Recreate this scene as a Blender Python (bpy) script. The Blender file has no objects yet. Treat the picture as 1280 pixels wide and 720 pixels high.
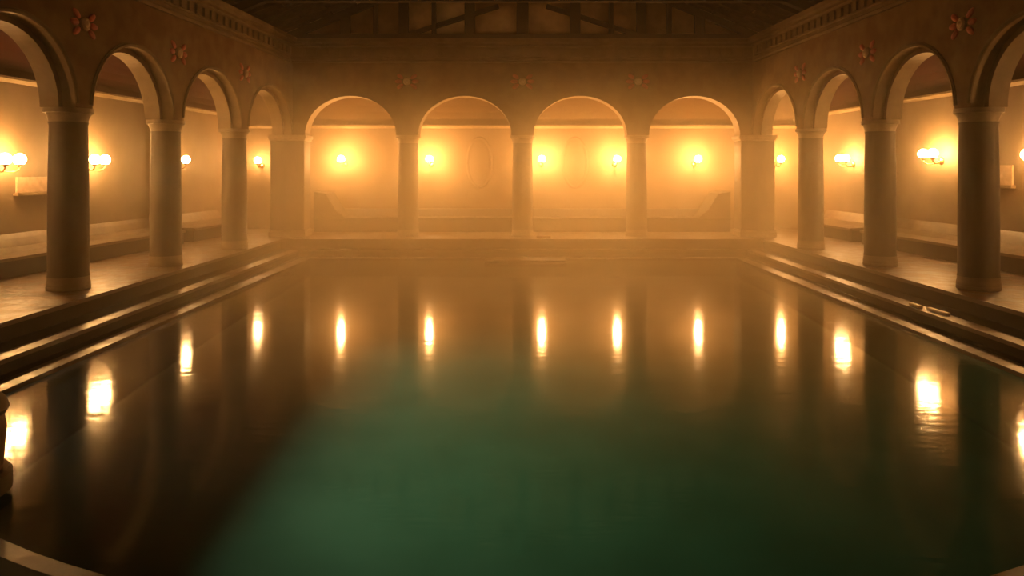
import bpy, bmesh, math, random
from mathutils import Vector, Matrix
random.seed(4)
S = bpy.context.scene
C = S.collection
PI = math.pi

# ------------------------------------------------------------------ materials
def mat(name, col, rough=.7, col2=None, scale=4., bump=0., detail=4., metal=0., rough2=None, stretch=(1, 1, 1), coat=0.):
    m = bpy.data.materials.new(name); m.use_nodes = True
    nt = m.node_tree; b = nt.nodes['Principled BSDF']
    b.inputs['Base Color'].default_value = (*col, 1); b.inputs['Roughness'].default_value = rough
    b.inputs['Metallic'].default_value = metal
    b.inputs['Coat Weight'].default_value = coat; b.inputs['Coat Roughness'].default_value = .15
    tc = nt.nodes.new('ShaderNodeTexCoord'); mp = nt.nodes.new('ShaderNodeMapping')
    mp.inputs['Scale'].default_value = stretch
    nt.links.new(tc.outputs['Object'], mp.inputs['Vector'])
    n = nt.nodes.new('ShaderNodeTexNoise'); n.inputs['Scale'].default_value = scale; n.inputs['Detail'].default_value = detail
    nt.links.new(mp.outputs[0], n.inputs['Vector'])
    if col2:
        r = nt.nodes.new('ShaderNodeValToRGB'); r.color_ramp.elements[0].position = .38; r.color_ramp.elements[1].position = .64
        r.color_ramp.elements[0].color = (*col2, 1); r.color_ramp.elements[1].color = (*col, 1)
        nt.links.new(n.outputs['Fac'], r.inputs['Fac']); nt.links.new(r.outputs[0], b.inputs['Base Color'])
    if rough2 is not None:
        r = nt.nodes.new('ShaderNodeMapRange'); r.inputs['From Min'].default_value = .42; r.inputs['From Max'].default_value = .58
        r.inputs['To Min'].default_value = rough2; r.inputs['To Max'].default_value = rough
        nt.links.new(n.outputs['Fac'], r.inputs['Value']); nt.links.new(r.outputs[0], b.inputs['Roughness'])
    if bump:
        bp = nt.nodes.new('ShaderNodeBump'); bp.inputs['Strength'].default_value = bump; bp.inputs['Distance'].default_value = .02
        nt.links.new(n.outputs['Fac'], bp.inputs['Height']); nt.links.new(bp.outputs[0], b.inputs['Normal'])
    return m

M = {}
M['plaster'] = mat('warm_plaster', (.15, .105, .05), .75, (.105, .072, .034), 2.2, .15)
M['outer'] = mat('ochre_wall', (.19, .13, .07), .75, (.155, .105, .053), 1.6, .12)
M['frieze'] = mat('painted_frieze', (.14, .088, .036), .75, (.10, .05, .02), 3.2, .2)
M['soffit'] = mat('pale_arch_stone', (.24, .165, .08), .65, (.17, .115, .052), 3., .12)
M['column'] = mat('column_marble', (.12, .088, .05), .7, (.075, .055, .032), 3.5, .08, stretch=(1, 1, .25))
M['capital'] = mat('capital_stone', (.27, .21, .13), .6, (.21, .16, .1), 6., .15)
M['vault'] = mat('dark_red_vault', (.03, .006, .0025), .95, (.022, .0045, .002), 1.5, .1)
M['vault_back'] = mat('hazed_red_vault', (.09, .05, .02), .8, (.075, .04, .016), 1.5, .1)  # dark red vault again, its colour lightened for the far haze
M['wood'] = mat('dark_roof_timber', (.012, .006, .003), .75, (.006, .003, .0015), 6., .2, stretch=(1, 1, 3))
M['board'] = mat('roof_boards', (.05, .03, .014), .8, (.02, .011, .005), 5., .2)
M['gable'] = mat('gable_plaster', (.75, .58, .36), .8, (.5, .36, .2), 2., .1)
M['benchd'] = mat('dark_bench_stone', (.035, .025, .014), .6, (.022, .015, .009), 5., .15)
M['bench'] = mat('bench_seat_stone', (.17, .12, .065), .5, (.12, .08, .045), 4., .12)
M['riser'] = mat('dark_wet_riser_and_shade', (.014, .007, .003), .75, (.014, .007, .003), 6., .2)
M['coping'] = mat('wet_coping_stone', (.10, .06, .028), .45, (.08, .046, .022), 5., .2, rough2=.3)
M['red'] = mat('red_painted_plaster', (.38, .06, .025), .7, (.24, .04, .02), 9., .2)
M['pale'] = mat('pale_carved_stone', (.42, .28, .17), .6, (.32, .21, .12), 9., .2)
M['glint'] = mat('pale_step_glint', (.8, .68, .5), .3, (.7, .58, .42), 9., .1)
M['brass'] = mat('aged_brass', (.42, .26, .10), .35, (.3, .18, .07), 12., .05, metal=1.)
M['basin'] = mat('green_basin_render', (.26, .30, .20), .7, (.21, .25, .16), 1.2, .1)

def floor_mat():
    m = mat('wet_tile_floor', (.17, .10, .045), .5, (.05, .028, .012), 3.5, .0, rough2=.33)
    nt = m.node_tree; b = nt.nodes['Principled BSDF']
    tc = nt.nodes.new('ShaderNodeTexCoord'); br = nt.nodes.new('ShaderNodeTexBrick')
    br.inputs['Scale'].default_value = 1.6; br.inputs['Mortar Size'].default_value = .012; br.offset = 0
    br.inputs['Brick Width'].default_value = .8; br.inputs['Row Height'].default_value = .8
    nt.links.new(tc.outputs['Object'], br.inputs['Vector'])
    n = nt.nodes.new('ShaderNodeTexNoise'); n.inputs['Scale'].default_value = 5; nt.links.new(tc.outputs['Object'], n.inputs['Vector'])
    ad = nt.nodes.new('ShaderNodeMath'); ad.operation = 'MULTIPLY_ADD'; ad.inputs[1].default_value = -.25
    nt.links.new(br.outputs['Fac'], ad.inputs[0]); nt.links.new(n.outputs['Fac'], ad.inputs[2])
    bp = nt.nodes.new('ShaderNodeBump'); bp.inputs['Strength'].default_value = .6; bp.inputs['Distance'].default_value = .03
    nt.links.new(ad.outputs[0], bp.inputs['Height']); nt.links.new(bp.outputs[0], b.inputs['Normal'])
    return m
M['floor'] = floor_mat()

def globe_mat():
    m = bpy.data.materials.new('glowing_glass_globe'); m.use_nodes = True; nt = m.node_tree; nt.nodes.clear()
    o = nt.nodes.new('ShaderNodeOutputMaterial'); e = nt.nodes.new('ShaderNodeEmission'); t = nt.nodes.new('ShaderNodeBsdfTransparent')
    a = nt.nodes.new('ShaderNodeAddShader')
    e.inputs[0].default_value = (1, .60, .24, 1); e.inputs[1].default_value = GLOBE_E
    t.inputs[0].default_value = (1, .95, .85, 1)
    nt.links.new(e.outputs[0], a.inputs[0]); nt.links.new(t.outputs[0], a.inputs[1]); nt.links.new(a.outputs[0], o.inputs[0])
    m.cycles.emission_sampling = 'NONE'
    return m
GLOBE_E = 75.
LAMP_W = 215.
M['globe'] = globe_mat()

def water_mat():
    m = bpy.data.materials.new('thermal_water'); m.use_nodes = True; nt = m.node_tree; nt.nodes.clear()
    o = nt.nodes.new('ShaderNodeOutputMaterial'); g = nt.nodes.new('ShaderNodeBsdfGlass')
    g.inputs['IOR'].default_value = 1.33; g.distribution = 'MULTI_GGX'; g.inputs['Roughness'].default_value = .085; g.inputs['Color'].default_value = (1, 1, 1, 1)
    tc = nt.nodes.new('ShaderNodeTexCoord'); mp = nt.nodes.new('ShaderNodeMapping'); mp.inputs['Scale'].default_value = (.35, 1.0, 1)
    n = nt.nodes.new('ShaderNodeTexNoise'); n.inputs['Scale'].default_value = 9.; n.inputs['Detail'].default_value = 2.
    nt.links.new(tc.outputs['Object'], mp.inputs[0]); nt.links.new(mp.outputs[0], n.inputs['Vector'])
    bp = nt.nodes.new('ShaderNodeBump'); bp.inputs['Strength'].default_value = .12; bp.inputs['Distance'].default_value = .012
    nt.links.new(n.outputs['Fac'], bp.inputs['Height']); nt.links.new(bp.outputs[0], g.inputs['Normal'])
    nt.links.new(g.outputs[0], o.inputs['Surface'])
    va = nt.nodes.new('ShaderNodeVolumeAbsorption'); va.inputs['Color'].default_value = (.35, .75, .5, 1); va.inputs['Density'].default_value = .3
    vs = nt.nodes.new('ShaderNodeVolumeScatter'); vs.inputs['Color'].default_value = (.75, .95, .80, 1); vs.inputs['Density'].default_value = .008; vs.inputs['Anisotropy'].default_value = .2
    ad = nt.nodes.new('ShaderNodeAddShader'); nt.links.new(va.outputs[0], ad.inputs[0]); nt.links.new(vs.outputs[0], ad.inputs[1])
    nt.links.new(ad.outputs[0], o.inputs['Volume'])
    return m
M['water'] = water_mat()

def steam_mat(name, dens, aniso=.35, col=(1, .9, .66), rise=None):
    m = bpy.data.materials.new(name); m.use_nodes = True; nt = m.node_tree; nt.nodes.clear()
    o = nt.nodes.new('ShaderNodeOutputMaterial'); v = nt.nodes.new('ShaderNodeVolumeScatter')
    v.inputs['Color'].default_value = (*col, 1); v.inputs['Density'].default_value = dens; v.inputs['Anisotropy'].default_value = aniso
    if rise:      # steam lies thickest just above the water and at the far end of the hall, thinning upwards
        tc = nt.nodes.new('ShaderNodeTexCoord'); sp = nt.nodes.new('ShaderNodeSeparateXYZ'); nt.links.new(tc.outputs['Object'], sp.inputs[0])
        def mth(op, a, b):
            n = nt.nodes.new('ShaderNodeMath'); n.operation = op
            for k, x in enumerate((a, b)):
                if x is None: continue
                if isinstance(x, (int, float)): n.inputs[k].default_value = x
                else: nt.links.new(x, n.inputs[k])
            return n.outputs[0]
        h = mth('POWER', 2.718, mth('MULTIPLY', mth('SUBTRACT', sp.outputs[2], ZW), -1 / rise[1]))
        mr = nt.nodes.new('ShaderNodeMapRange'); mr.interpolation_type = 'SMOOTHSTEP'; nt.links.new(sp.outputs[1], mr.inputs[0])
        mr.inputs[1].default_value = rise[2]; mr.inputs[2].default_value = rise[3]; mr.inputs[3].default_value = 0; mr.inputs[4].default_value = 1
        def smooth(src, a, b, lo, hi):
            q = nt.nodes.new('ShaderNodeMapRange'); q.interpolation_type = 'SMOOTHSTEP'; nt.links.new(src, q.inputs[0])
            for k, x in enumerate((a, b, lo, hi)): q.inputs[1 + k].default_value = x
            return q.outputs[0]
        over = mth('MULTIPLY', mth('MULTIPLY', mth('MULTIPLY', mr.outputs[0], smooth(sp.outputs[2], 1.8, 3.9, 1, .04)), smooth(sp.outputs[1], 16.8, 18.4, 1, .42)),
                   smooth(mth('ABSOLUTE', mth('SUBTRACT', sp.outputs[0], CX), None), 4.4, 6.0, 1, .2))
        nt.links.new(mth('ADD', mth('MULTIPLY', mth('ADD', mth('MULTIPLY', h, rise[0]), rise[4]), over), dens), v.inputs['Density'])
    nt.links.new(v.outputs[0], o.inputs['Volume'])
    return m

for k in ('vault', 'vault_back', 'frieze', 'plaster', 'board', 'wood'):
    M[k].node_tree.nodes['Principled BSDF'].inputs['Specular IOR Level'].default_value = .08
# ------------------------------------------------------------------ helpers
def finish(name, bm, m, parent=None, smooth=False, T=None, bevel=0):
    bmesh.ops.remove_doubles(bm, verts=bm.verts, dist=1e-5)
    bmesh.ops.recalc_face_normals(bm, faces=bm.faces)
    me = bpy.data.meshes.new(name); bm.to_mesh(me); bm.free()
    ms = m if isinstance(m, (list, tuple)) else [m]
    for x in ms: me.materials.append(x)
    if T is not None: me.transform(T)
    if smooth:
        for p in me.polygons: p.use_smooth = True
    o = bpy.data.objects.new(name, me); C.objects.link(o)
    if parent: o.parent = parent
    if smooth:
        me.set_sharp_from_angle(angle=math.radians(38))
    if bevel:
        b = o.modifiers.new('bevel', 'BEVEL'); b.width = bevel; b.segments = 2; b.limit_method = 'ANGLE'
    return o

def tag(o, label, cat, group=None, kind=None):
    o['label'] = label; o['category'] = cat
    if group: o['group'] = group
    if kind: o['kind'] = kind
    return o

def thing(name, label, cat, loc=(0, 0, 0), rotz=0, group=None):
    o = bpy.data.objects.new(name, None); C.objects.link(o); o.empty_display_size = .1
    o.location = loc; o.rotation_euler = (0, 0, rotz)
    return tag(o, label, cat, group)

def struct(o, label=None):
    o['kind'] = 'structure'
    if label: o['label'] = label
    return o

def box(bm, x0, x1, y0, y1, z0, z1, T=None, mi=0):
    vs = [bm.verts.new((x, y, z)) for z in (z0, z1) for y in (y0, y1) for x in (x0, x1)]
    if T is not None:
        for v in vs: v.co = T @ v.co
    for f in ((0, 1, 3, 2), (4, 5, 7, 6), (0, 1, 5, 4), (2, 3, 7, 6), (0, 2, 6, 4), (1, 3, 7, 5)):
        fc = bm.faces.new([vs[i] for i in f]); fc.material_index = mi

def bar(bm, p, q, w, h, up=(0, 1, 0)):
    """rectangular bar from p to q: w across 'up', h along the third axis"""
    p = Vector(p); q = Vector(q); d = (q - p).normalized(); u = Vector(up); u = (u - d * u.dot(d)).normalized(); s = d.cross(u)
    vs = [bm.verts.new(c + u * a * w / 2 + s * b * h / 2) for c in (p, q) for a, b in ((-1, -1), (1, -1), (1, 1), (-1, 1))]
    for f in ((0, 1, 2, 3), (4, 5, 6, 7), (0, 1, 5, 4), (1, 2, 6, 5), (2, 3, 7, 6), (3, 0, 4, 7)):
        bm.faces.new([vs[i] for i in f])

def lathe(bm, prof, seg=32, T=None, sx=1., sy=1.):
    rings = []
    for r, z in prof:
        ring = []
        for k in range(seg):
            a = 2 * PI * k / seg
            co = Vector((r * math.cos(a) * sx, r * math.sin(a) * sy, z))
            ring.append(bm.verts.new(T @ co if T is not None else co))
        rings.append(ring)
    for i in range(len(rings) - 1):
        for k in range(seg):
            k2 = (k + 1) % seg
            bm.faces.new([rings[i][k], rings[i][k2], rings[i + 1][k2], rings[i + 1][k]])
    bm.faces.new(rings[0]); bm.faces.new(rings[-1])

def extrude_profile(bm, pts, a, b, axis_fn, closed=True):
    """pts: 2D profile; axis_fn(t, p, q) -> 3D; extruded between t=a and t=b"""
    A = [bm.verts.new(axis_fn(a, p, q)) for p, q in pts]; B = [bm.verts.new(axis_fn(b, p, q)) for p, q in pts]
    n = len(pts)
    for i in range(n if closed else n - 1):
        j = (i + 1) % n
        bm.faces.new([A[i], A[j], B[j], B[i]])
    if closed:
        bm.faces.new(A); bm.faces.new(B)

def tube(bm, pts, r, seg=10):
    pts = [Vector(p) for p in pts]; rings = []
    for i, p in enumerate(pts):
        d = (pts[min(i + 1, len(pts) - 1)] - pts[max(i - 1, 0)]).normalized()
        u = Vector((1, 0, 0)) if abs(d.x) < .9 else Vector((0, 1, 0)); u = (u - d * u.dot(d)).normalized(); w = d.cross(u)
        rings.append([bm.verts.new(p + (u * math.cos(2 * PI * k / seg) + w * math.sin(2 * PI * k / seg)) * r) for k in range(seg)])
    for i in range(len(rings) - 1):
        for k in range(seg):
            bm.faces.new([rings[i][k], rings[i][(k + 1) % seg], rings[i + 1][(k + 1) % seg], rings[i + 1][k]])
    bm.faces.new(rings[0]); bm.faces.new(rings[-1])

# ------------------------------------------------------------------ layout (floor of the arcades = 0)
CAM_Z = 1.54
CX = .15                                   # middle of the hall
ZSP, RISE, ZTOP = 2.33, .90, 4.51          # arch springing, rise, wall top
YB = 17.3; TH = .42; UEND = 19.75
def frame(corner, d):
    """local frame of a wall: u along it, w outwards (away from the pool), z up"""
    d = Vector((*d, 0)).normalized(); return Vector((*corner, 0)), d
LC, LD = frame((-5.33, YB), (-.0613, -1)); LN = Vector((LD.y, -LD.x, 0))      # outwards = -x
RC, RD = frame((5.62, YB), (.048, -1)); RN = Vector((-RD.y, RD.x, 0))
BC, BD = Vector((CX, YB + TH / 2 - .0, 0)), Vector((1, 0, 0)); BN = Vector((0, 1, 0))
if LN.x > 0: LN = -LN
if RN.x < 0: RN = -RN
def matT(c, d, n):
    return Matrix(((d.x, n.x, 0, c.x), (d.y, n.y, 0, c.y), (0, 0, 1, 0), (0, 0, 0, 1)))
TL, TR, TB = matT(LC, LD, LN), matT(RC, RD, RN), matT(BC, BD, BN)
SIDE_COLS = [2.6, 5.15, 7.55, 9.95, 12.35, 14.75, 17.15]
edges = [.14] + SIDE_COLS + [UEND]
side_arches = []
for i in range(len(edges) - 1):
    a = edges[i] + (.25 if i else 0); b = edges[i + 1] - .25
    side_arches.append(((a + b) / 2, (b - a) / 2))
BACK_COLS = [-2.65, 0., 2.65]
back_arches = [(-3.945, 1.045), (-1.325, 1.07), (1.325, 1.07), (3.945, 1.045)]
NSEG = 28

def arcade_wall(name, T, arches, u0, u1, mats, ORD=.08):
    """arcade wall of two orders: a front leaf with wider arches, a back leaf with the inner arches"""
    bm = bmesh.new(); h = TH / 2
    for wa, wb, off in ((-h, -h + STEP, ORD), (-h + STEP, h, 0)):
        line = [(u0, ZSP)]
        for c, a in arches:
            for k in range(NSEG + 1):
                t = PI - PI * k / NSEG
                line.append((c + (a + off) * math.cos(t), ZSP + (RISE + off) * math.sin(t)))
        line.append((u1, ZSP))
        for (ua, za), (ub, zb) in zip(line, line[1:]):
            if ub - ua < 1e-6: continue
            for w in (wa, wb):
                bm.faces.new([bm.verts.new(p) for p in ((ua, w, za), (ub, w, zb), (ub, w, ZTOP), (ua, w, ZTOP))])
            f = bm.faces.new([bm.verts.new(p) for p in ((ua, wa, za), (ub, wa, zb), (ub, wb, zb), (ua, wb, za))]); f.material_index = 1
            bm.faces.new([bm.verts.new(p) for p in ((ua, wa, ZTOP), (ub, wa, ZTOP), (ub, wb, ZTOP), (ua, wb, ZTOP))])
        for u, z in ((line[0][0], ZSP), (u1, ZSP)):
            bm.faces.new([bm.verts.new(p) for p in ((u, wa, z), (u, wb, z), (u, wb, ZTOP), (u, wa, ZTOP))])
    return struct(finish(name, bm, mats, T=T))
STEP, ORD = .17, .08

arcade_wall('wall_left_arcade', TL, side_arches, -.2, UEND, [M['frieze'], M['soffit']])
arcade_wall('wall_right_arcade', TR, side_arches, -.2, UEND, [M['frieze'], M['soffit']])
arcade_wall('wall_back_arcade', TB, back_arches, -5.35, 5.35, [M['frieze'], M['soffit']], .0)

# archivolts: two stepped rings round every arch opening
trim_n = [0]
def trim(bm, m, T=None, smooth=False):
    trim_n[0] += 1
    return struct(finish('trim_%d' % trim_n[0], bm, m, T=T, smooth=smooth))
def archivolt(T, c, a, clip=None):
    bm = bmesh.new()
    prof = [(0, 0), (0, .018), (.035, .03), (.045, .018), (.06, .018), (.06, 0)]
    rings = []
    for k in range(NSEG + 1):
        t = PI - PI * (k + .5) / (NSEG + 1); r = []
        for off, pr in prof:
            r.append(bm.verts.new((c + (a + ORD + off) * math.cos(t), -TH / 2 - pr + .001, ZSP + (RISE + ORD + off) * math.sin(t))))
        rings.append(r)
    for i in range(NSEG):
        for k in range(len(prof) - 1):
            bm.faces.new([rings[i][k], rings[i][k + 1], rings[i + 1][k + 1], rings[i + 1][k]])
    bm.faces.new(rings[0]); bm.faces.new(rings[-1])
    return trim(bm, M['plaster'], T)
for T in (TL, TR):
    for c, a in side_arches: archivolt(T, c, a)

# cornices and string courses (profile in w towards the pool, z)
CORN = [(0, 3.98), (.05, 3.98), (.06, 4.03), (.03, 4.05), (.03, 4.11), (.05, 4.12), (.05, 4.33), (.10, 4.36), (.10, 4.41), (.16, 4.44), (.18, 4.50), (.18, 4.52), (0, 4.52)]
def cornice(T, u0, u1):
    bm = bmesh.new(); extrude_profile(bm, CORN, u0, u1, lambda t, p, q: Vector((t, -TH / 2 - p + .001, q)))
    k = u0 + .2
    while k < u1 - .1:                                       # carved blocks of the frieze
        box(bm, k, k + .13, -TH / 2 - .085, -TH / 2 - .04, 4.15, 4.30); k += .26
    trim(bm, M['plaster'], T)
cornice(TL, .2, UEND); cornice(TR, .2, UEND); cornice(TB, -5.3, 5.3)

# ------------------------------------------------------------------ columns
def column_parts(root):
    bm = bmesh.new(); lathe(bm, [(.256, 0), (.256, .05)], 40); finish('plinth', bm, M['capital'], root, True, bevel=.006)
    bm = bmesh.new(); lathe(bm, [(.252, .05), (.254, .075), (.25, .10), (.245, .115), (.243, .15), (.243, .165)], 40)
    finish('base', bm, M['capital'], root, True)
    bm = bmesh.new(); lathe(bm, [(.245, .165), (.238, .2), (.238, .9), (.232, 1.6), (.222, 2.12), (.232, 2.135), (.232, 2.15)], 40)
    finish('shaft', bm, M['column'], root, True)
    bm = bmesh.new(); lathe(bm, [(.222, 2.15), (.228, 2.18), (.238, 2.215), (.252, 2.24), (.262, 2.262), (.288, 2.27), (.288, ZSP - .001)], 40)
    finish('capital', bm, M['capital'], root, True)
proto = None
def column(p, rotz, label, group):
    global proto
    if proto is None:
        proto = thing('column', label, 'column', p, rotz, group); column_parts(proto); return proto
    r = proto.copy(); C.objects.link(r); r.location = p; r.rotation_euler = (0, 0, rotz); r['label'] = label; r['group'] = group
    for ch in list(proto.children):
        c = ch.copy(); C.objects.link(c); c.parent = r
    return r
ordn = ['farthest from the camera', 'second from the back wall', 'third from the back wall, nearest fully in view', 'fourth from the back wall', 'fifth from the back wall', 'sixth from the back wall', 'seventh from the back wall']
for i, u in enumerate(SIDE_COLS):
    if i > 3: grp = None
    column(TL @ Vector((u, 0, 0)), math.atan2(LD.y, LD.x), 'round stone column of the left arcade, ' + ordn[i], 'columns of the left arcade')
    column(TR @ Vector((u, 0, 0)), math.atan2(RD.y, RD.x), 'round stone column of the right arcade, ' + ordn[i], 'columns of the right arcade')
for u, w in zip(BACK_COLS, ('left of the middle', 'in the middle', 'right of the middle')):
    column(TB @ Vector((u, 0, 0)), 0, 'round stone column of the far arcade, ' + w, 'columns of the far arcade')
# corner piers
for s, side, x0, x1 in ((-1, 'left', -5.62, -4.84), (1, 'right', 5.14, 5.92)):
    t = thing('corner_pier', 'broad square stone pier in the far %s corner of the arcades' % side, 'pier', ((x0 + x1) / 2, YB + TH / 2, 0), 0, 'corner piers')
    w = (x1 - x0) / 2
    bm = bmesh.new(); box(bm, -w, w, -.27, .27, .16, 2.2); box(bm, -s * w - s * .012 if s < 0 else -w - .012, (-w + .26) if s > 0 else w + .012, -.29, -.2, .16, 2.2) if False else None
    finish('shaft', bm, M['column'], t, bevel=.02)
    bm = bmesh.new(); box(bm, -w - .03, w + .03, -.31, .31, 0, .12); box(bm, -w - .015, w + .015, -.29, .29, .12, .16); finish('base', bm, M['capital'], t, bevel=.01)
    bm = bmesh.new(); box(bm, -w - .02, w + .02, -.29, .29, 2.2, 2.25); box(bm, -w - .045, w + .045, -.315, .315, 2.25, ZSP - .001); finish('capital', bm, M['capital'], t, bevel=.008)

# ------------------------------------------------------------------ outer walls, vaults
OW = 2.12                      # distance of the outer side walls from the arcade line
YO = 19.6
ZS_SIDE, ZS_BACK = 2.93, 2.66  # ledge at the foot of the vaults
def outer_wall(name, T, u0, u1, w, zl):
    bm = bmesh.new(); box(bm, u0, u1, w, w + .25, -.1, 4.2); struct(finish(name, bm, M['outer'], T=T))
    bm = bmesh.new(); extrude_profile(bm, [(0, zl - .05), (.02, zl - .05), (.06, zl), (.075, zl), (.075, zl + .035), (0, zl + .035)], u0, u1, lambda t, p, q: Vector((t, w - p, q)))
    trim(bm, M['soffit'], T)
outer_wall('wall_left', TL, -2.6, UEND, OW, ZS_SIDE)
outer_wall('wall_right', TR, -2.6, UEND, OW, ZS_SIDE)
TO = matT(Vector((CX, 0, 0)), BD, BN)
outer_wall('wall_back', TO, -8.2, 8.4, YO, ZS_BACK)
bm = bmesh.new(); box(bm, -9.5, 9.8, -2.75, -2.45, -.1, 8); struct(finish('wall_front', bm, M['outer']))

def vault(name, T, u0, u1, wa, wb, zs, zt, m):
    """curved ceiling of a walkway from the ledge on the outer wall (wb) to the arcade wall (wa)"""
    bm = bmesh.new(); n = 12; pr = []
    for k in range(n + 1):
        t = k / n * PI * .62
        pr.append((wb - (wb - wa) * (1 - math.cos(t)) / (1 - math.cos(PI * .62)), zs + (zt - zs) * math.sin(t)))
    pr2 = [(p, q + .12) for p, q in reversed(pr)]
    extrude_profile(bm, pr + pr2, u0, u1, lambda t, p, q: Vector((t, p, q)))
    struct(finish(name, bm, m, T=T))
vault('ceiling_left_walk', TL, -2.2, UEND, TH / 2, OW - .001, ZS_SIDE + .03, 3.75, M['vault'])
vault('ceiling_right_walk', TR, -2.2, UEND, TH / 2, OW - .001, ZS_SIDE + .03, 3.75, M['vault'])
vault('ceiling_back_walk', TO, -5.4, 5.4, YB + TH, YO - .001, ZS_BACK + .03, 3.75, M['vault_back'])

# pilasters on the outer walls
def pilaster(T, u, w, zl, label, sgn):
    t = thing('pilaster', label, 'pilaster', T @ Vector((u, w, 0)), math.atan2(T[1][0], T[0][0]), 'pilasters on the outer walls')
    f = -1 if (T @ Vector((0, 1, 0)) - T @ Vector((0, 0, 0))).dot(Matrix.Rotation(math.atan2(T[1][0], T[0][0]), 3, 'Z') @ Vector((0, 1, 0))) > 0 else 1
    lo, hi = sorted((0, f * .12)); lo2, hi2 = sorted((0, f * .16))
    bm = bmesh.new(); box(bm, -.15, .15, lo, hi, .12, zl - .2); finish('shaft', bm, M['soffit'], t, bevel=.01)
    bm = bmesh.new(); box(bm, -.18, .18, lo2, hi2, 0, .12); finish('base', bm, M['soffit'], t, bevel=.01)
    bm = bmesh.new(); box(bm, -.17, .17, lo, f * .14 if f > 0 else hi, zl - .2, zl - .06) if f > 0 else box(bm, -.17, .17, f * .14, 0, zl - .2, zl - .06); finish('capital', bm, M['soffit'], t, bevel=.01)
for T, nm in ((TL, 'left'), (TR, 'right')):
    for u, d in ((1.5, 'behind the last column before the far corner'), (9.6, 'near the edge of the view'), (15.5, 'beside the camera')):
        pilaster(T, u, OW, ZS_SIDE, 'flat stone pilaster on the %s outer wall, %s' % (nm, d), 1)

# ------------------------------------------------------------------ benches
def bench(T, u0, u1, w, nm, label, scroll=None):
    """low stone bench against an outer wall; w = wall plane"""
    t = thing('stone_bench', label, 'bench', T @ Vector(((u0 + u1) / 2, w, 0)), 0, 'stone benches along the outer walls')
    O = Matrix.Translation(-t.location)
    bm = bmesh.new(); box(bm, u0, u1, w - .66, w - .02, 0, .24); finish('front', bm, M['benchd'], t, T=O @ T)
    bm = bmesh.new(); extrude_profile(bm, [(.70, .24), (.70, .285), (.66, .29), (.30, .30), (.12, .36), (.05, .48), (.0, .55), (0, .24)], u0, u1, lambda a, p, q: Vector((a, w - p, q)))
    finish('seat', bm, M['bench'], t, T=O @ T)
    if scroll is not None:
        for us, sg in scroll:       # raised curved end
            bm = bmesh.new(); pr = [(0, .29)]
            for k in range(9):
                a = k / 8 * PI / 2; pr.append((.62 - .55 * math.sin(a) , .29 + .62 * (1 - math.cos(a))))
            pr += [(0, .95)]
            extrude_profile(bm, [(us + sg * p, q) for p, q in [(0, .29), (.60, .29), (.36, .36), (.22, .50), (.13, .70), (.10, .95), (0, .95)]], w - .62, w - .01, lambda a, p, q: Vector((p, a, q)))
            finish('bench_end', bm, M['bench'], t, T=O @ T, bevel=.01)
bench(TL, 1.74, 9.37, OW, 'l', 'long low stone bench on the left outer wall behind the nearest two columns', [(1.74, 1)])
bench(TL, -1.2, 1.32, OW, 'l', 'short dark low bench at the far end of the left outer wall')
bench(TL, 9.84, 15.3, OW, 'l', 'stone bench on the left outer wall beside the camera')
bench(TR, 1.74, 9.37, OW, 'r', 'long low stone bench on the right outer wall behind the nearest two columns', [(1.74, 1)])
bench(TR, -1.2, 1.32, OW, 'r', 'short dark low bench at the far end of the right outer wall')
bench(TR, 9.84, 15.3, OW, 'r', 'stone bench on the right outer wall beside the camera')
t = thing('stone_bench', 'wide dark stone bench along the back wall behind the far arcade', 'bench', (CX, 19.1, 0), 0, 'stone benches along the outer walls')
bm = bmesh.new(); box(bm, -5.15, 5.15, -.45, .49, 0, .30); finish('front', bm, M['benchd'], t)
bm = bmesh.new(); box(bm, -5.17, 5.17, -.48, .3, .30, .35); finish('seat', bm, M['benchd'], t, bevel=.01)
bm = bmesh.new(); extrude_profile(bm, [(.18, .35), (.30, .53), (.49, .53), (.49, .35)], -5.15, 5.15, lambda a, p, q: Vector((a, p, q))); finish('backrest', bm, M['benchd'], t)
for s in (-1, 1):
    bm = bmesh.new(); extrude_profile(bm, [(s * 4.38, .35), (s * 4.62, .56), (s * 4.86, .95), (s * 5.16, 1.0), (s * 5.16, .35)], -.44, .48, lambda a, p, q: Vector((p, a, q)))
    finish('bench_end', bm, M['benchd'], t, bevel=.012)

# oval medallions and plaques
def oval_ring(bm, a, b, prof, seg=48):
    rings = []
    for k in range(seg):
        t = 2 * PI * k / seg
        rings.append([bm.verts.new(((a + o) * math.cos(t), -p, (b + o) * math.sin(t))) for o, p in prof])
    for i in range(seg):
        j = (i + 1) % seg
        for k in range(len(prof) - 1): bm.faces.new([rings[i][k], rings[i][k + 1], rings[j][k + 1], rings[j][k]])
for x, s in ((-.95, 'left'), (1.53, 'right')):
    t = thing('oval_medallion', 'faint oval plaster medallion on the back wall, %s one of two' % s, 'wall medallion', (x, YO, 1.72), 0, 'oval medallions on the back wall')
    bm = bmesh.new(); oval_ring(bm, .27, .60, [(0, -.0), (0, .012), (.04, .02), (.07, .012), (.08, 0)]); finish('frame', bm, M['outer'], t, True)
    bm = bmesh.new(); lathe(bm, [(.28, 0), (.27, .006), (.0001, .012)], 48, Matrix.Rotation(PI / 2, 4, 'X') @ Matrix.Diagonal((1, 2.2, 1, 1))); finish('panel', bm, M['outer'], t, True)
def plaque(T, u, w, z, hw, hh, label):
    t = thing('wall_plaque', label, 'wall plaque', T @ Vector((u, w, z)), 0)
    O = Matrix.Translation(-t.location) @ T
    bm = bmesh.new(); box(bm, u - hw, u + hw, w - .035, w, z - hh, z + hh); finish('panel', bm, M['pale'], t, T=O, bevel=.006)
    bm = bmesh.new(); box(bm, u - hw - .05, u + hw + .05, w - .09, w, z - hh - .05, z - hh); finish('shelf', bm, M['soffit'], t, T=O, bevel=.006)
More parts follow.
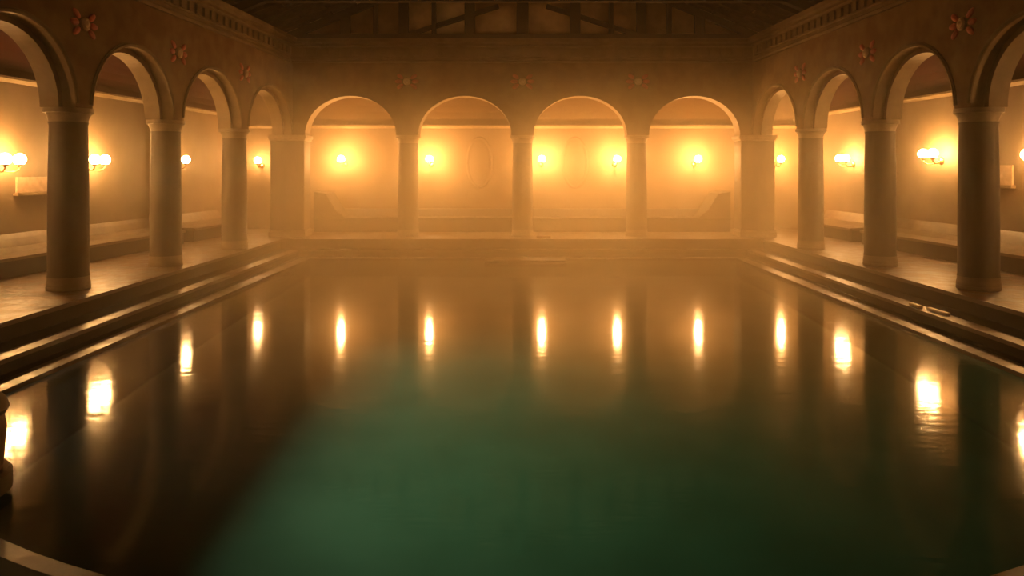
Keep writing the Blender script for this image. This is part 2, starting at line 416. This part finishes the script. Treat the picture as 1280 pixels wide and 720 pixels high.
plaque(TL, 5.2, OW, 1.30, .5, .12, 'pale rectangular plaque with a small shelf below the lamps on the left wall')
plaque(TR, 5.0, OW, 1.45, .3, .16, 'pale small plaque on the right wall beside the nearest right column')

# ------------------------------------------------------------------ rosettes in the spandrels
def rosette(T, u, z, label, group, sc=1.):
    t = thing('rosette', label, 'rosette', T @ Vector((u, -TH / 2, z)), 0, group)
    t2 = Matrix.Translation(-t.location) @ T @ Matrix.Translation((u, -TH / 2, z)) @ Matrix.Rotation(PI / 2, 4, 'X') @ Matrix.Scale(sc, 4)
    bm = bmesh.new(); lathe(bm, [(.085, 0), (.09, .03), (.06, .055), (.05, .05), (.0001, .07)], 24, t2); finish('boss', bm, M['pale'], t, True)
    for k in range(6):                                      # painted leaves, left and right
        s = -1 if k < 3 else 1; a = (-35, 0, 35)[k % 3] * PI / 180
        bm = bmesh.new()
        lt = t2 @ Matrix.Rotation(a if s > 0 else PI - a, 4, 'Z') @ Matrix.Translation((.20, 0, 0)) @ Matrix.Diagonal((1.3, .7, .5, 1))
        lathe(bm, [(.07, 0), (.06, .03), (.03, .05), (.0001, .055)], 16, lt); finish('leaf', bm, M['red'], t, True)
names = ['over the farthest column', 'over the second column from the back', 'over the nearest full column', 'over the column just out of view']
for T, nm in ((TL, 'left'), (TR, 'right')):
    for i, u in enumerate(SIDE_COLS[:4]):
        rosette(T, u, 3.42, 'carved rosette with red leaves, %s arcade, %s' % (nm, names[i]), 'rosettes on the side arcades', .95)
for u, w in zip(BACK_COLS, ('left of the middle', 'in the middle', 'right of the middle')):
    rosette(TB, u, 3.56, 'carved rosette with red leaves above the far column ' + w, 'rosettes on the far arcade', .95)

# ------------------------------------------------------------------ floor, pool steps
POOL_YC = 8.72
def outline(hx, yb, R):
    pts = [(CX - hx, yb)]
    a0 = math.asin(hx / R)
    for k in range(41):
        a = -a0 + 2 * a0 * k / 40
        pts.append((CX + R * math.sin(a), POOL_YC - R * math.cos(a)))
    pts.append((CX + hx, yb)); return pts
OF, OA, OB, = outline(5.35, 16.75, 6.42), outline(4.88, 16.4, 5.97), outline(4.54, 16.05, 5.6)
ZA, ZB, ZW, ZP = -.21, -.35, -.39, -2.6
bm = bmesh.new()
def loop(bm, pts, z):
    vs = [bm.verts.new((x, y, z)) for x, y in pts]; return vs, [bm.edges.new((vs[i], vs[(i + 1) % len(vs)])) for i in range(len(vs))]
_, e1 = loop(bm, [(-9.3, -2.6), (9.6, -2.6), (9.6, 20.2), (-9.3, 20.2)], 0)
_, e2 = loop(bm, OF, 0)
bmesh.ops.triangle_fill(bm, edges=e1 + e2, use_beauty=True)
for f in list(bm.faces):
    c = f.calc_center_median()
fl = finish('floor', bm, M['floor']); struct(fl)
def band(bm, P, zp, Q, zq, mi=0):
    a = [bm.verts.new((x, y, zp)) for x, y in P]; b = [bm.verts.new((x, y, zq)) for x, y in Q]; n = len(P)
    for i in range(n):
        j = (i + 1) % n
        f = bm.faces.new([a[i], a[j], b[j], b[i]]); f.material_index = mi
bm = bmesh.new()
lip = outline(5.32, 16.72, 6.39)
band(bm, OF, 0, lip, -.0); band(bm, lip, 0, lip, -.05); band(bm, lip, -.05, OF, -.05, 1); band(bm, OF, -.05, OF, ZA, 1)
OM, ON = outline(5.08, 16.55, 6.06), outline(4.76, 16.27, 5.70)
band(bm, OF, ZA, OM, ZA, 1); band(bm, OM, ZA, OA, ZA, 0); band(bm, OA, ZA, OA, ZA - .045, 0); band(bm, OA, ZA - .045, OA, ZB, 1)  # upper tread: strip at the riser foot coloured dark as shade
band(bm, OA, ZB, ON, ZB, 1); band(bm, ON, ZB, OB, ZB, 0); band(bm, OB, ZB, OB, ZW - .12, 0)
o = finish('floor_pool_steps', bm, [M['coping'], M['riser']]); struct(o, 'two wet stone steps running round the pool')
# basin: shelf along the left, deep part
bm = bmesh.new()
band(bm, OB, ZW - .12, OB, ZP, 0)
vs = [bm.verts.new((x, y, ZP)) for x, y in OB]; bm.faces.new(vs)
struct(finish('floor_pool_basin', bm, M['basin']), 'green rendered basin of the pool under the water')
# water
bm = bmesh.new()
OW_ = outline(4.535, 16.045, 5.595)
a = [bm.verts.new((x, y, ZW)) for x, y in OW_]; bm.faces.new(a)
b = [bm.verts.new((x, y, ZP - .3)) for x, y in OW_]; bm.faces.new(b)
for i in range(len(a)):
    j = (i + 1) % len(a); bm.faces.new([a[i], a[j], b[j], b[i]])
w = finish('water', bm, M['water']); tag(w, 'still green steaming water filling the pool, reflecting the lamps', 'water', kind='stuff')

# steps down into the pool at the far end
t = thing('pool_stair', 'low stone stair into the water at the middle of the far edge', 'steps', (CX + .05, 16.05, ZW - .1))
for k in range(2):
    bm = bmesh.new(); box(bm, -.85, .85, -.32 * (k + 1) + .0, .02 - .32 * k, -.30, ZB - ZW + .1 - .001 - .055 * k if k == 0 else .09)
    finish('stair_tread', bm, M['coping'], t, bevel=.01)
bm = bmesh.new(); box(bm, -.16, .16, -.06, .06, 0, .06)
o = finish('stone_block', bm, M['pale'], bevel=.012); o.location = (.62, 16.9, 0); tag(o, 'small pale block on the floor edge before the middle far column', 'block')

for x, y, l, lab in ((5.10, 9.62, .11, 'short pale slab lying on the dark pool step before the nearest right column'), (5.16, 9.22, .20, 'long pale slab lying on the dark pool step before the nearest right column')):  # thin pale bars stand in for glints on the wet step
    bm = bmesh.new(); box(bm, -.03, .03, -l, l, 0, .035)
    o = finish('glint_bar', bm, M['glint'], bevel=.008); o.location = (x, y, ZA); o.rotation_euler = (0, 0, .05); tag(o, lab, 'glint', 'glints on the pool step')

# stone newel at the near left corner of the pool
t = thing('newel_post', 'rounded pale stone post on the pool step at the left edge of the view', 'post', (-3.28, 4.38, ZB))
bm = bmesh.new(); lathe(bm, [(.30, 0), (.30, .10), (.28, .12)], 32); finish('base', bm, M['capital'], t, True)
bm = bmesh.new(); lathe(bm, [(.25, .12), (.26, .2), (.27, .36), (.255, .45)], 32); finish('shaft', bm, M['pale'], t, True)
bm = bmesh.new(); lathe(bm, [(.27, .45), (.285, .48), (.27, .52), (.22, .58), (.13, .63), (.0001, .65)], 32); finish('cap', bm, M['capital'], t, True)

# ------------------------------------------------------------------ sconces
def lamp(T, u, w, z, label, group, twin=False, power=1., dist=.5):
    ang = math.atan2(T[1][0], T[0][0])
    t = thing('wall_sconce', label, 'wall lamp', T @ Vector((u, w, z - .12)), 0, group)
    O = Matrix.Translation(-t.location) @ T @ Matrix.Translation((u, w, z - .12))
    bm = bmesh.new(); lathe(bm, [(.075, 0), (.075, .012), (.05, .03), (.0001, .034)], 24, O @ Matrix.Rotation(PI / 2, 4, 'X')); finish('back_plate', bm, M['brass'], t, True)
    for s in ((-1, 1) if twin else (0,)):
        dx = s * .15
        bm = bmesh.new(); tube(bm, [O @ Vector(p) for p in ((0, -.02, 0), (dx * .3, -dist * .3, -.05), (dx * .85, -dist * .8, -.05), (dx, -dist, 0), (dx, -dist, .03))], .012); finish('arm', bm, M['brass'], t, True)
        bm = bmesh.new(); lathe(bm, [(.02, .02), (.05, .045), (.055, .06)], 20, O @ Matrix.Translation((dx, -dist, 0))); finish('cup', bm, M['brass'], t, True)
        bm = bmesh.new(); bmesh.ops.create_uvsphere(bm, u_segments=24, v_segments=14, radius=.09, matrix=O @ Matrix.Translation((dx, -dist, .135)))
        finish('glass_globe', bm, M['globe'], t, True)
        L = bpy.data.lights.new('bulb', 'POINT'); L.energy = LAMP_W * power * (.6 if twin else 1); L.color = (1, .445, .115); L.shadow_soft_size = .06
        lo = bpy.data.objects.new('bulb', L); C.objects.link(lo); lo.parent = t; lo.location = O @ Vector((dx, -dist, .135))
B = TO; g = 'lit globe lamps on the back wall'
px = lambda x: (x - 645) / 49.2 - CX
for x, s in ((427, 'in the first far arch from the left'), (537, 'in the second far arch from the left'), (677, 'just right of the middle far column'), (771, 'in the third far arch, near its right column'), (872, 'in the rightmost far arch')):
    lamp(B, px(x), YO, 1.79, 'glowing globe lamp on the back wall ' + s, g)
lamp(B, px(320), YO, 1.76, 'glowing globe lamp on the back wall seen through the farthest left side arch', g, power=.26, dist=.3)
lamp(B, px(975), YO, 1.79, 'glowing globe lamp on the back wall seen through the farthest right side arch', g)
g = 'lit globe lamps on the side walls'
lamp(TL, .95, OW, 1.74, 'small glowing lamp on the left wall between second and farthest columns', g, power=.22, dist=.3)
lamp(TL, 3.95, OW, 1.70, 'twin glowing globe lamp on the left wall between the two nearest columns', g, True, .34, .26)
lamp(TL, 6.1, OW, 1.68, 'twin glowing globe lamp on the left wall at the left edge of the view', g, True, .34, .26)
lamp(TL, 9.0, OW, 1.70, 'glowing globe lamp on the left wall out of view', g, power=.26, dist=.3)
lamp(TR, .1, OW, 1.78, 'twin glowing lamp on the right wall between the farthest columns', g, True, .34, .26)
lamp(TR, 3.4, OW, 1.82, 'twin glowing globe lamp on the right wall between the two nearest columns', g, True, .34, .26)
lamp(TR, 6.0, OW, 1.75, 'glowing globe lamp on the right wall at the right edge of the view', g, power=.26, dist=.3)
lamp(TR, 8.9, OW, 1.75, 'glowing globe lamp on the right wall out of view', g, power=.26, dist=.3)

# ------------------------------------------------------------------ roof
XE = 5.75; SLOPE = math.tan(math.radians(22)); ZR = 4.62
def roof_z(x): return ZR + (XE - abs(x - CX)) * SLOPE
for s, nm in ((-1, 'left'), (1, 'right')):
    bm = bmesh.new(); T0 = [(0, 0), (XE + .1, 0)]
    xa, xb = CX + s * (XE + .3), CX
    za, zb = ZR - .3 * SLOPE, ZR + XE * SLOPE
    d = Vector((xb - xa, 0, zb - za)); L = d.length; d.normalize()
    n = 22
    for k in range(n):                                        # boards running lengthways, each slightly lapped
        p = Vector((xa, 0, za)) + d * (L * k / n); q = Vector((xa, 0, za)) + d * (L * (k + 1) / n - .012)
        up = Vector((-d.z * s * -1, 0, abs(d.x)))
        lift = .0 if k % 2 else .02
        vs = [bm.verts.new((c.x, y, c.z + lift + h)) for h in (0, .03) for y in (-2.6, 18.6) for c in (p, q)]
        for f in ((0, 1, 3, 2), (4, 5, 7, 6), (0, 1, 5, 4), (2, 3, 7, 6), (0, 2, 6, 4), (1, 3, 7, 5)): bm.faces.new([vs[i] for i in f])
    y = 17.0
    while y > -2.4:                                           # rafters
        bar(bm, (xa, y, za - .04), (xb, y, zb - .04), .07, .09); y -= .62
    struct(finish('ceiling_%s_slope' % nm, bm, M['board']), 'dark boarded %s slope of the roof' % nm)
# gable wall over the far arcade
bm = bmesh.new()
vs = [bm.verts.new(p) for y in (YB + .30, YB + .42) for p in ((CX - XE - .2, y, ZTOP), (CX + XE + .2, y, ZTOP), (CX + XE + .2, y, ZR), (CX, y, ZR + XE * SLOPE + .05), (CX - XE - .2, y, ZR))]
bm.faces.new(vs[:5]); bm.faces.new(vs[5:])
for i in range(5):
    j = (i + 1) % 5; bm.faces.new([vs[i], vs[j], vs[5 + j], vs[5 + i]])
struct(finish('wall_back_gable', bm, M['gable']))
def truss(y, z0, label, posts, dd=.16, tie=.15):
    t = thing('roof_truss', label, 'roof truss', (CX, y, z0), 0, 'timber roof trusses')
    top = lambda x: roof_z(x + CX) - z0 - .13
    def part(n, *bars):
        bm = bmesh.new()
        for p, q, w, h in bars: bar(bm, p, q, w, h)
        finish(n, bm, M['wood'], t, bevel=.006)
    part('tie_beam', ((-XE + .1, 0, tie / 2), (XE - .1, 0, tie / 2), dd, tie))
    for s in (-1, 1):
        part('principal_rafter', ((s * (XE - .1), 0, top(XE - .1)), (s * .05, 0, top(.05)), dd, .16))
        part('brace', ((s * 2.7, 0, tie * .8), (s * .55, 0, .80), dd * .8, .10))
    part('king_post', ((0, 0, tie), (0, 0, top(0)), dd, .28))
    for x, w in posts:
        part('post', ((x, 0, tie), (x, 0, max(top(x), tie + .05)), dd * .9, w))
truss(YB + .18, ZTOP + .015, 'dark timber truss standing on the far arcade wall, pale panels behind it',
      [(-1.22, .24), (1.22, .24), (-2.05, .1), (2.05, .1), (-2.75, .22), (2.75, .22), (-3.4, .1), (3.4, .1), (-4.1, .22), (4.1, .22)])
for i, (y, l) in enumerate(((14.4, 'first dark timber roof truss in front of the far wall'), (11.4, 'second dark timber roof truss from the far wall'), (8.4, 'third dark timber roof truss from the far wall'),
                            (5.4, 'fourth dark timber roof truss from the far wall'), (2.4, 'roof truss above the near end of the pool'))):
    truss(y, 4.74, l, [(-2.7, .18), (2.7, .18)])

# ------------------------------------------------------------------ steam
def steam(name, x0, x1, y0, y1, z0, z1, dens, label, aniso=.35, rise=None):
    bm = bmesh.new(); box(bm, x0, x1, y0, y1, z0, z1)
    o = finish(name, bm, steam_mat(name, dens, aniso, rise=rise)); tag(o, label, 'steam', kind='stuff'); return o
steam('steam', -9.2, 9.5, -2.4, 19.9, ZW + .004, 7.2, .004, 'warm steam filling the whole hall, thickest over the far water', .7, (.17, 1., 6, 15, .045))

# ------------------------------------------------------------------ pool lights below the water, in the riser of the shelf
L = bpy.data.lights.new('underwater_lamp', 'AREA'); L.energy = 46; L.color = (1, .96, .92); L.shape = 'RECTANGLE'; L.size = 7.; L.size_y = .12; L.spread = math.radians(46)
o = bpy.data.objects.new('underwater_lamp', L); C.objects.link(o); o.location = (CX - 4.48, 7.2, -.78)
dz = -Vector((.935, 0, -.355)).normalized(); dx = Vector((0, 1, 0)); dy = dz.cross(dx)
o.rotation_euler = Matrix((dx, dy, dz)).transposed().to_euler()

# ------------------------------------------------------------------ world, camera
W = bpy.data.worlds.new('World'); S.world = W; W.use_nodes = True
W.node_tree.nodes['Background'].inputs[0].default_value = (.02, .03, .05, 1); W.node_tree.nodes['Background'].inputs[1].default_value = .05
cam = bpy.data.cameras.new('Camera'); co = bpy.data.objects.new('Camera', cam); C.objects.link(co); S.camera = co
co.location = (0, 0, CAM_Z); co.rotation_euler = (PI / 2, 0, 0)
cam.sensor_width = 36; cam.lens = 943 / 1280 * 36; cam.shift_x = -5 / 1280; cam.shift_y = -148 / 1280
cam.clip_start = .05
S.view_settings.view_transform = 'Standard'; S.view_settings.look = 'None'; S.view_settings.gamma = 1; S.view_settings.use_curve_mapping = False
S.view_settings.exposure = 0.
cy = S.cycles
cy.use_denoising = True; cy.max_bounces = 8; cy.diffuse_bounces = 3; cy.glossy_bounces = 4; cy.transmission_bounces = 5; cy.volume_bounces = 3; cy.transparent_max_bounces = 12
cy.caustics_reflective = False; cy.caustics_refractive = False; cy.use_light_tree = True; cy.sample_clamp_indirect = 6
